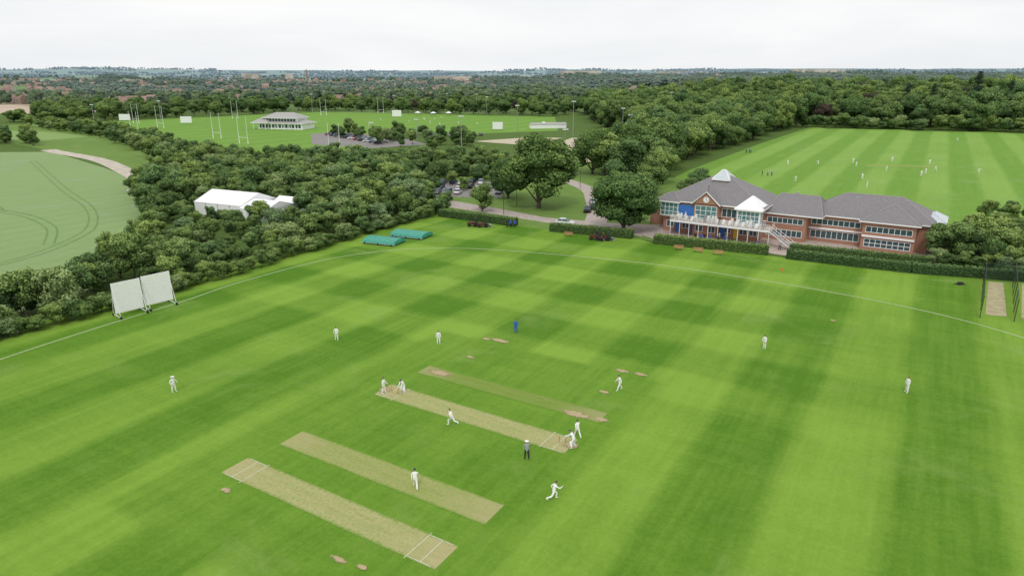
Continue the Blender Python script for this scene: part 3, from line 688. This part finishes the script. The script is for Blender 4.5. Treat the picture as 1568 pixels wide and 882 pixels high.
# ------------------------------------------------------------ rain covers
def cover(x,y,a,L,Wd_):
    b=MB(); n=10; vs=[]
    pr=[(-Wd_/2,.3)]+[(-Wd_/2*math.cos(math.pi*i/n),.42+.72*math.sin(math.pi*i/n)**.9) for i in range(n+1)]+[(Wd_/2,.3)]
    m=12
    for j in range(m+1):
        xx=-L/2+L*j/m
        for (yy,z) in pr: vs.append((xx,yy,z-(.05 if j%2 else 0)))
    k=len(pr); fs=[(j*k+i,(j+1)*k+i,(j+1)*k+i+1,j*k+i+1) for j in range(m) for i in range(k-1)]+[tuple(range(k)),tuple(m*k+i for i in range(k))[::-1]]
    b.add(vs,fs,0)
    for s in (-1,1):
        b.tube([(-L/2-.3,s*Wd_/2,.28),(L/2+.3,s*Wd_/2,.28)],.06,6,1)
        for t in (-1,0,1): b.tube([(t*L*.42,s*Wd_/2-.08,.2),(t*L*.42,s*Wd_/2+.08,.2)],.2,12,2)
    b.build("green_rain_cover",[M_tarp,M_metal,M_tyre],None,(x,y,0),a)
cover(-25.6,133.2,R(-22),7.3,4.6); cover(-20.9,138.9,R(-24),7.6,4.6)
# ------------------------------------------------------------ benches, nets
def bench(x,y,a,mat=None):
    e=empty("park_bench",(x,y,0),a); 
    b=MB(); [b.box(-.9,-.25+i*.13,.43,.9,-.14+i*.13,.47,0) for i in range(4)]; b.build("seat",[mat or M_bench],e)
    b=MB(); [b.box(-.9,.28,.55+i*.13,.9,.32,.65+i*.13,0) for i in range(3)]; b.build("backrest",[mat or M_bench],e)
    b=MB()
    for s in (-.85,.85): b.box(s-.04,-.24,0,s+.04,-.16,.62,0); b.box(s-.04,.24,0,s+.04,.32,.95,0); b.box(s-.04,-.24,.6,s+.04,.3,.66,0)
    b.build("legs",[mat or M_bench],e)
bench(11.7,138.8,R(-20)); bench(32,127.3,R(-25)); bench(35.2,125.4,R(-25)); bench(38.4,123.5,R(-25))
nt_=empty("cricket_practice_nets"); b=MB(); fr=MB()
la=[(64.9,89.1),(77.1,107)]; lb=[(68.6,87.6),(82,107.2)]; lc=[(72.8,86),(87,105)]
for A,B in (la,lb,lc):
    b.poly([(A[0],A[1],0),(B[0],B[1],0),(B[0],B[1],3.2),(A[0],A[1],3.2)],0)
    for i in range(6):
        t=i/5; x,y=A[0]+(B[0]-A[0])*t,A[1]+(B[1]-A[1])*t; fr.tube([(x,y,0),(x,y,3.3)],.05,6,0)
    fr.tube([(A[0],A[1],3.25),(B[0],B[1],3.25)],.035,5,0)
b.poly([(77.1,107,0),(87,105,0),(87,105,3.2),(77.1,107,3.2)],0)
b.build("netting",[M_net],nt_); fr.build("net_posts",[M_dark],nt_)
ln=MB(); ln.poly([(66.6,90.5,.05),(69,89.6,.05),(79.5,105.6,.05),(77.6,106.4,.05)],0); ln.poly([(70.6,89,.05),(73.2,88,.05),(84.5,104.4,.05),(82.2,105.2,.05)],0); ln.build("practice_pitches",[M_netlane],nt_)
# ------------------------------------------------------------ cars
def car_mesh(name,col,L=4.3,est=False):
    m=simple(name+"_paint",col,.3,.02,1,.2,.5); b=MB(); hw=.88
    st=[(-L/2,.45,.72,.72),(-L/2+.12,.28,.86,.82),(-L/2+.9,.22,.93,hw),(0,.2,.95,hw),(L/2-1.2,.22,.92,hw),(L/2-.25,.26,.74,.82),(L/2,.42,.62,.70)]
    vs=[]
    for x,z0,z1,w in st: vs+=[(x,-w*.94,z0),(x,-w,(z0+z1)/2),(x,-w*.93,z1),(x,w*.93,z1),(x,w,(z0+z1)/2),(x,w*.94,z0)]
    fs=[(6*i+k,6*i+(k+1)%6,6*i+6+(k+1)%6,6*i+6+k) for i in range(len(st)-1) for k in range(6)]+[(0,1,2,3,4,5),tuple(6*(len(st)-1)+5-k for k in range(6))]
    b.add(vs,fs,0)
    rb=-L/2+(.25 if est else .75)
    lo=[(rb-.25,.78),(L/2-1.05,.78)]; hi=[(rb+.25,.62),(L/2-2.0,.62)]
    g=[(lo[0][0],-.80,.93),(lo[1][0],-.80,.93),(lo[1][0],.80,.93),(lo[0][0],.80,.93),(hi[0][0],-.64,1.40),(hi[1][0],-.64,1.40),(hi[1][0],.64,1.40),(hi[0][0],.64,1.40)]
    b.add(g,[(0,1,5,4),(1,2,6,5),(2,3,7,6),(3,0,4,7)],1)
    t=[(hi[0][0]-.03,-.66,1.40),(hi[1][0]+.03,-.66,1.40),(hi[1][0]+.03,.66,1.40),(hi[0][0]-.03,.66,1.40),(hi[0][0]+.1,-.55,1.48),(hi[1][0]-.1,-.55,1.48),(hi[1][0]-.1,.55,1.48),(hi[0][0]+.1,.55,1.48)]
    b.add(t,[(0,1,5,4),(1,2,6,5),(2,3,7,6),(3,0,4,7),(4,5,6,7),(0,3,2,1)],0)
    for sy in (-1,1):
        xm=(hi[0][0]+hi[1][0])/2; b.tube([(xm,sy*.81,.93),(xm,sy*.655,1.4)],.04,4,0)
        for xx in (-L/2+.85,L/2-.85): b.tube([(xx,sy*.70,.32),(xx,sy*.90,.32)],.32,14,2); b.tube([(xx,sy*.9,.32),(xx,sy*.91,.32)],.18,10,3)
        b.box(L/2-.12,sy*.6-.14,.58,L/2-.02,sy*.6+.14,.70,4)
        b.box(-L/2-.01,sy*.6-.12,.62,-L/2+.08,sy*.6+.12,.76,5)
    ob=b.build(name,[m,M_glass,M_tyre,M_metal,M_white,simple(name+"_tail",(.4,.02,.02))]); me=ob.data; bpy.data.objects.remove(ob); return me
cm=[car_mesh("silver_car",(.45,.46,.48)),car_mesh("black_car",(.02,.02,.025),4.5,True),car_mesh("white_car",(.75,.75,.75)),car_mesh("blue_car",(.03,.06,.16),4.1),car_mesh("grey_car",(.13,.14,.15),4.5,True),car_mesh("red_car",(.3,.03,.03),4.0)]
def car(x,y,a,k=None):
    ob=bpy.data.objects.new("parked_car",random.choice(cm[:5]) if k is None else cm[k]); ob.location=(x,y,.08); ob.rotation_euler=(0,0,a); link(ob)
for row,y in enumerate((191,201,210)):
    for i in range(7):
        if random.random()<.72: car(-21+i*2.9,y+random.uniform(-.3,.3),R(80)+random.uniform(-.05,.05)+(math.pi if random.random()<.5 else 0))
for x,y,s in ((-23,196,.8),(-14,196,.55),(-5,206,.75),(-18,206,.6),(-10,215,.9)): inst(bush[random.randrange(6)],"car_park_tree",x,y,s)
car(18.5,165,R(80),1); car(20.3,169,R(80),4); car(11.8,149.8,R(-20),2); car(21,176,R(85),0)
for i in range(22):
    car(-100+ (i%11)*3.6,388-(i%11)*4.8+(i//11)*9-8,R(35),random.choice((0,1,2,3,4,5)))
for i in range(10): car(-42+i*2.8,372+i*.6,R(100))
# ------------------------------------------------------------ ride-on mowers
M_mow=simple("mower_paint",(.10,.03,.02))
def mower(x,y,a):
    b=MB(); b.box(-.45,-.3,.45,.45,1.1,.95,0); b.box(-.38,1.1,.5,.38,1.25,.85,1); b.box(-.4,-.95,.5,.4,-.302,.75,0)
    b.box(-.28,-.7,.75,.28,-.25,.9,1); b.box(-.28,-.8,.9,.28,-.7,1.35,1); b.tube([(0,.15,.95),(0,-.12,1.25)],.03,6,1); b.tube([(-.18,-.12,1.27),(.18,-.12,1.27)],.03,6,1)
    for s in (-1,1):
        b.tube([(s*.5,-.6,.45),(s*.78,-.6,.45)],.45,14,2); b.tube([(s*.5,.85,.3),(s*.7,.85,.3)],.3,14,2); b.tube([(s*.4,-.85,.7),(s*.4,-.85,2.0)],.04,6,1)
    b.tube([(-.4,-.85,2.0),(.4,-.85,2.0)],.04,6,1)
    b.tube([(-.7,-1.7,.3),(.7,-1.7,.3)],.3,14,3); b.box(-.75,-1.75,.3,-.7,-.9,.5,1); b.box(.7,-1.75,.3,.75,-.9,.5,1)
    b.build("ride_on_mower",[M_mow,M_dark,M_tyre,M_metal],None,(x,y,.02),a)
mower(-8.6,148.4,R(80)); mower(-6.4,147.6,R(100)); mower(17,135.6,R(70)); mower(18.8,135,R(95))
b=MB(); b.box(-.7,-.5,.03,.8,.4,.12,0); b.box(-.3,-.3,.121,.5,.2,.35,0); b.build("kit_bag",[M_black],None,(72,105,0),.3)
# ------------------------------------------------------------ people
def V3(*a): return Vector(a)
def person_mesh(name,lean=4,legs=((3,4,4),(-3,4,4)),arms=((5,10,12),(5,10,12)),top=0,bot=0,hat=2,pads=False,bat=None,gloves=False):
    j=[];e=[];rad=[];seg=[]
    def add(p,r,par=None,tag=0):
        j.append(Vector(p)); rad.append(r)
        if par is not None: e.append((par,len(j)-1)); seg.append((par,len(j)-1,tag))
        return len(j)-1
    l=R(lean); up=V3(0,math.sin(l),math.cos(l)); fw=V3(0,math.cos(l),-math.sin(l))
    pel=add((0,0,0),(.16,.125)); wa=add(up*.2,(.145,.11),pel,0); ch=add(up*.40,(.19,.125),wa,0); nb=add(up*.51,(.09,.08),ch,0); nk=add(up*.59,(.055,.055),nb,2)
    hands=[];feet=[]
    for sd,(hf,kf,ab) in zip((-1,1),legs):
        h0=add((sd*.09,0,-.05),(.105,.105),pel,1)
        a=R(hf); t=V3(sd*math.sin(R(ab)),math.sin(a),-math.cos(a)).normalized(); kn=add(j[h0]+t*.41,(.075,.075),h0,1)
        a2=R(hf-kf); t2=V3(sd*math.sin(R(ab))*.6,math.sin(a2),-math.cos(a2)).normalized()
        md=add(j[kn]+t2*.15,(.072,.072),kn,1); an=add(j[kn]+t2*.40,(.055,.055),md,1)
        f=R(hf-kf)*.5; ft=V3(sd*.12,math.cos(f),math.sin(f)-.12).normalized()
        hl=add(j[an]+V3(0,-.02,-.05),(.045,.04),an,4); to=add(j[hl]+ft*.2,(.042,.028),hl,4); feet.append((j[kn].copy(),j[an].copy(),j[to].copy()))
    for sd,(sf,ab,el) in zip((-1,1),arms):
        cl=add(up*.46+V3(sd*.12,0,0),(.075,.07),ch,0); sh=add(up*.455+V3(sd*.195,0,0),(.062,.062),cl,0)
        a=R(sf); t=V3(sd*math.sin(R(ab)),math.sin(a)*math.cos(R(ab)),-math.cos(a)*math.cos(R(ab))).normalized()
        eb=add(j[sh]+t*.29,(.046,.046),sh,0); a2=R(sf+el); t2=V3(sd*math.sin(R(ab))*.3-sd*.12*min(1,el/60),math.sin(a2),-math.cos(a2)).normalized()
        wr=add(j[eb]+t2*.25,(.030,.028),eb,0); pm=add(j[wr]+t2*.07,(.042,.02),wr,2); hands.append((j[pm].copy(),t2.copy(),sd))
    me=bpy.data.meshes.new(name); me.from_pydata([tuple(p) for p in j],e,[]); ob=bpy.data.objects.new(name,me); link(ob)
    sk=ob.modifiers.new("s",'SKIN')
    for i,d in enumerate(me.skin_vertices[0].data): d.radius=rad[i]; d.use_root=(i==0)
    sb_=ob.modifiers.new("u",'SUBSURF'); sb_.levels=1; sb_.render_levels=1
    dg=bpy.context.evaluated_depsgraph_get(); m2=bpy.data.meshes.new_from_object(ob.evaluated_get(dg)); bpy.data.objects.remove(ob)
    mb=MB(); vs=[v.co.copy() for v in m2.vertices]; mb.v=[tuple(v) for v in vs]; mb.t=[.5]*len(vs)
    for p in m2.polygons:
        c=p.center; best=9;tg=0
        for a,bb,t in seg:
            A,B=j[a],j[bb]; ab=B-A; u=max(0,min(1,(c-A).dot(ab)/max(ab.length_squared,1e-9))); dd=(c-A-ab*u).length-(rad[a][0]+(rad[bb][0]-rad[a][0])*u)
            if dd<best: best=dd;tg=t
        mb.f.append(tuple(p.vertices)); mb.m.append(tg)
    hc=up*.71+fw*.015; iv,ifc=ICO2
    hv=[]
    for q in iv:
        x,y,z=q; s=1-.22*max(0,-z)
        hv.append(hc+V3(x*.078*s,0,0)+fw*(y*.098*s)+up*(z*.122))
    mb.add(hv,ifc,2)
    mb.add([hc+(p-hc)*1.07 + up*.008 - fw*.008 for p in hv],[f for f in ifc if all((iv[k][2]>.25 or (iv[k][1]<-.15 and iv[k][2]>-.4)) for k in f)],3)
    if hat==2: 
        n=10; br=[hc+up*.045+fw*.085+V3(math.cos(math.pi*k/n)*.075,0,0)+fw*(math.sin(math.pi*k/n)*.085)-up*.01*math.sin(math.pi*k/n) for k in range(n+1)]; mb.add(br,[tuple(range(n+1))],3)
    if hat==3:
        n=16; br=[hc+up*.05+V3(math.cos(2*math.pi*k/n)*.17,0,0)+fw*(math.sin(2*math.pi*k/n)*.18) for k in range(n)]; mb.add(br,[tuple(range(n))],3)
    ns=hc+fw*.098; mb.add([ns+up*.03,ns+V3(.014,0,0)-up*.02,ns-V3(.014,0,0)-up*.02,ns+fw*.025-up*.015],[(0,3,1),(0,2,3),(1,3,2)],2)
    for s in (-1,1):
        ey=hc+fw*.092+V3(s*.03,0,0)+up*.012; mb.box(ey.x-.009,ey.y-.004,ey.z-.005,ey.x+.009,ey.y+.005,ey.z+.005,5)
        er=hc+V3(s*.078,0,0); mb.tube([er+up*.025,er+V3(s*.012,0,0),er-up*.03],[.01,.014,.008],5,2)
    mo=hc+fw*.088-up*.058; mb.box(mo.x-.02,mo.y-.002,mo.z-.004,mo.x+.02,mo.y+.004,mo.z+.004,5)
    for pm,t,sd in hands:
        side=t.cross(V3(1,0,0)).normalized() if abs(t.x)<.9 else V3(0,1,0); nrm=V3(sd,0,0)
        for k,(o,ln_) in enumerate(((-.03,.065),(-.01,.078),(.01,.082),(.03,.07))):
            b0=pm+side*o; m1=b0+t*.035-nrm*.004; mt=m1+t*ln_*.5-nrm*.015; mb.tube([b0,m1,mt,mt+t*ln_*.3-nrm*.02],[.010,.0095,.0085,.006],6,2)
        tb=pm-t*.02+side*.03; mb.tube([tb,tb+side*.03+t*.02,tb+side*.04+t*.055-nrm*.01],[.012,.010,.007],6,2)
        if gloves: mb.tube([pm-t*.05,pm+t*.07],[.055,.06],8,0)
    if pads:
        for kn,an,to in feet:
            d=(an-kn).normalized(); f=V3(0,.05,0); mb.tube([kn-d*.16+f,kn+f*1.3,kn+d*.2+f*1.2,an+f*1.4],[.07,.10,.085,.075],8,6)
    if bat:
        g0=(hands[0][0]+hands[1][0])/2; A=g0+Vector(bat[0]); B=g0+Vector(bat[1]); d=(B-A).normalized(); mb.tube([A,A+d*.28],.018,8,5)
        sdv=d.cross(V3(0,1,.2)).normalized(); th=d.cross(sdv); q=[]
        for t_,w in ((.26,.03),(.34,.054),(.86,.054)):
            c=A+d*t_
            for s1,s2 in ((-1,-1),(1,-1),(1,1),(-1,1)): q.append(c+sdv*w*s1+th*.022*s2)
        mb.add(q,[(4*i+k,4*i+(k+1)%4,4*i+4+(k+1)%4,4*i+4+k) for i in range(2) for k in range(4)]+[(8,9,10,11),(3,2,1,0)],7)
    mz=min(f[2].z for f in feet)-.03; mz=min(mz,min(f[1].z for f in feet)-.1)
    mb.v=[(v[0],v[1],v[2]-mz) for v in mb.v]
    TM={0:M_cloth,1:M_blue,2:M_grey,3:M_black}[top]; BM={0:M_cloth,1:M_blue,2:M_grey,3:M_black}[bot]
    ob=mb.build(name,[TM,BM,M_skin,M_navy if hat==2 else (M_cloth if hat==3 else M_hair),M_hair if (top or bot) else M_cloth,M_hair,M_cloth,M_wood],smooth=True)
    me=ob.data; bpy.data.objects.remove(ob); bpy.data.meshes.remove(m2); return me
PM={}
PM['stand']=person_mesh("stand")
PM['stand2']=person_mesh("stand2",2,((6,4,7),(-4,2,7)),((12,16,40),(0,14,8)),hat=1)
PM['ready']=person_mesh("ready",38,((38,52,14),(38,52,14)),((50,14,35),(50,14,35)),hat=2)
PM['hips']=person_mesh("hips",3,((4,2,6),(-4,4,5)),((-14,26,75),(-8,24,60)),hat=3)
PM['walk']=person_mesh("walk",6,((24,8,2),(-18,16,2)),((-20,9,14),(24,9,22)),hat=2)
PM['run']=person_mesh("run",16,((46,50,3),(-28,58,3)),((-48,16,70),(55,16,70)),hat=1)
PM['bat']=person_mesh("batsman",30,((20,30,12),(14,28,12)),((42,-12,20),(42,-14,20)),hat=2,pads=True,gloves=True,bat=((-.02,-.02,.1),(.10,.12,-.85)))
PM['umpire']=person_mesh("umpire_pose",3,((2,2,6),(-2,2,6)),((-4,12,10),(30,20,85)),top=2,bot=3,hat=3)
PM['blue']=person_mesh("blue_standing",3,((5,3,4),(-4,3,4)),((6,10,20),(6,10,20)),top=1,bot=1,hat=1)
PM['blue2']=person_mesh("blue_dark",3,((5,3,6),(-4,3,6)),((6,10,70),(6,10,30)),top=1,bot=3,hat=1)
PM['dark']=person_mesh("dark_standing",3,((5,3,6),(-4,3,6)),((6,10,40),(6,10,30)),top=3,bot=3,hat=1)
def person(name,kind,x,y,deg,z=.03,s=1.03,parent=None):
    ob=bpy.data.objects.new(name,PM[kind]); ob.location=(x,y,z); ob.rotation_euler=(0,0,R(deg)); ob.scale=(s*1.08,s*1.08,s); link(ob,parent)
person("fielder",'hips',-36,66.1,-120); person("fielder",'stand2',-22.3,80.9,170); person("fielder",'stand',-9.2,79.6,185)
person("umpire",'blue',.5,83.6,175); person("fielder",'stand',31.1,78.1,120); person("fielder",'stand2',42,66,100)
person("fielder",'walk',11.5,66.5,110); person("wicket_keeper",'stand2',-13.6,65.8,-110); person("batsman",'bat',-11.5,65.9,150)
person("bowler",'run',-5.8,58.9,60); person("batsman",'bat',5.6,54.7,60); person("fielder",'walk',6.1,56.6,30); person("umpire",'umpire',1.3,52.8,10)
person("fielder",'walk',-7.9,48.4,10); person("fielder",'run',3.3,46.8,-70)
person("spectator",'blue2',-.3,147.2,160); person("spectator",'blue2',.6,147,190); person("spectator",'dark',-1.1,147.4,150)
person("groundsman",'dark',17.4,137,180); person("groundsman",'dark',18.4,134.2,90); person("groundsman",'dark',-8,149.4,180)
for i,(x,y) in enumerate([(101.8,254),(88.9,214.2),(113.9,255.9),(128.6,259.8),(125.3,250.3),(111.8,218.4),(104.9,201.5),(129.9,238.2),(145.5,263.8),(134.7,225.6),(139.8,231.7),(155.2,255.9),(146.9,238.2),(158.5,233.3),(223,348),(135.9,227.5)]):
    person("fielder",random.choice(['stand','stand2','walk','hips','ready']),x,y,random.uniform(0,360),s=1.12)
for i,(x,y) in enumerate([(100.4,292.7),(101.5,294),(98.5,291),(84.2,225.6),(82.5,226),(85.8,226.3),(102.2,296)]): person("spectator",random.choice(['dark','blue2','umpire']),x,y,random.uniform(0,360))
for i in range(16):
    s_=random.uniform(-.5,18.5); t_=random.uniform(-2.8,-1.9); x=35.5+s_*.8387+t_*.5446; y=141.9-s_*.5446+t_*.8387
    person("spectator",random.choice(['stand','stand2','hips','umpire','dark','stand']),x,y,random.uniform(130,230),z=3.31,s=1)
for i in range(9):
    s_=random.uniform(0,22); t_=random.uniform(-5.5,-3.8); x=35.5+s_*.8387+t_*.5446; y=141.9-s_*.5446+t_*.8387
    person("spectator",random.choice(['stand','blue2','umpire','dark']),x,y,random.uniform(130,230),z=.06,s=1)
for i in range(14): person("rugby_player",random.choice(['stand','walk','stand2']),-70+random.uniform(-25,60),470+random.uniform(-40,60),random.uniform(0,360))
def stumps(x,y,a):
    b=MB()
    for k in (-.11,0,.11): b.tube([(0,k,0),(0,k,.71)],.025,8,0)
    for k in (-.055,.055): b.tube([(0,k-.05,.72),(0,k+.05,.72)],.012,6,0)
    b.build("cricket_stumps",[M_wood],None,(x,y,.03),a)
stumps(-12.83,66.11,R(-31.5)); stumps(4.33,55.6,R(-31.5))
b=MB(); b.box(-11,-1.5,0,11,1.5,.05,0); b.build("far_cricket_pitch",[M_p2],None,(141,251,0),R(-8))
b=MB(); b.box(-.2,-.2,0,.2,.2,.04,0); b.tube([(0,0,.04),(0,0,.6)],[.14,.02],10,0)
b.build("traffic_cone",[simple("cone",(.7,.15,.03))],None,(46.5,113,.02))
# ------------------------------------------------------------ light, sky, camera
w=bpy.data.worlds.new("World"); scene.world=w; w.use_nodes=True; N=NB(w.node_tree); bg=w.node_tree.nodes["Background"]
sky=N.n("ShaderNodeTexSky",sky_type='NISHITA'); sky.sun_disc=False; sky.sun_elevation=R(52); sky.sun_rotation=R(190); sky.dust_density=4; sky.air_density=1
tc=N.n("ShaderNodeTexCoord"); mp=N.n("ShaderNodeMapping"); mp.inputs["Scale"].default_value=(1.2,1.2,7); N.l(tc.outputs["Generated"],mp.inputs[0])
cl=N.noise(mp.outputs[0],1.6,6,.55,.4)
cc=N.mix(N.ss(cl,.3,.7),(9.0,9.25,9.5),(10.3,10.3,10.3))
N.l(N.mix(.94,sky.outputs[0],cc),bg.inputs[0]); bg.inputs[1].default_value=.1
sl=bpy.data.lights.new("sun",'SUN'); sl.energy=1.2; sl.angle=R(12); sl.color=(1,.97,.92)
so=bpy.data.objects.new("sun",sl); link(so); so.rotation_euler=(R(38),0,R(-10))
cam=bpy.data.cameras.new("camera"); cam.lens=24; cam.sensor_width=36; cam.clip_end=20000; cam.clip_start=.5
co=bpy.data.objects.new("camera",cam); link(co); co.location=(0,0,32.44); co.rotation_euler=(R(90-17.476),0,0); scene.camera=co
scene.view_settings.view_transform='Standard'; scene.view_settings.look='None'; scene.view_settings.exposure=0
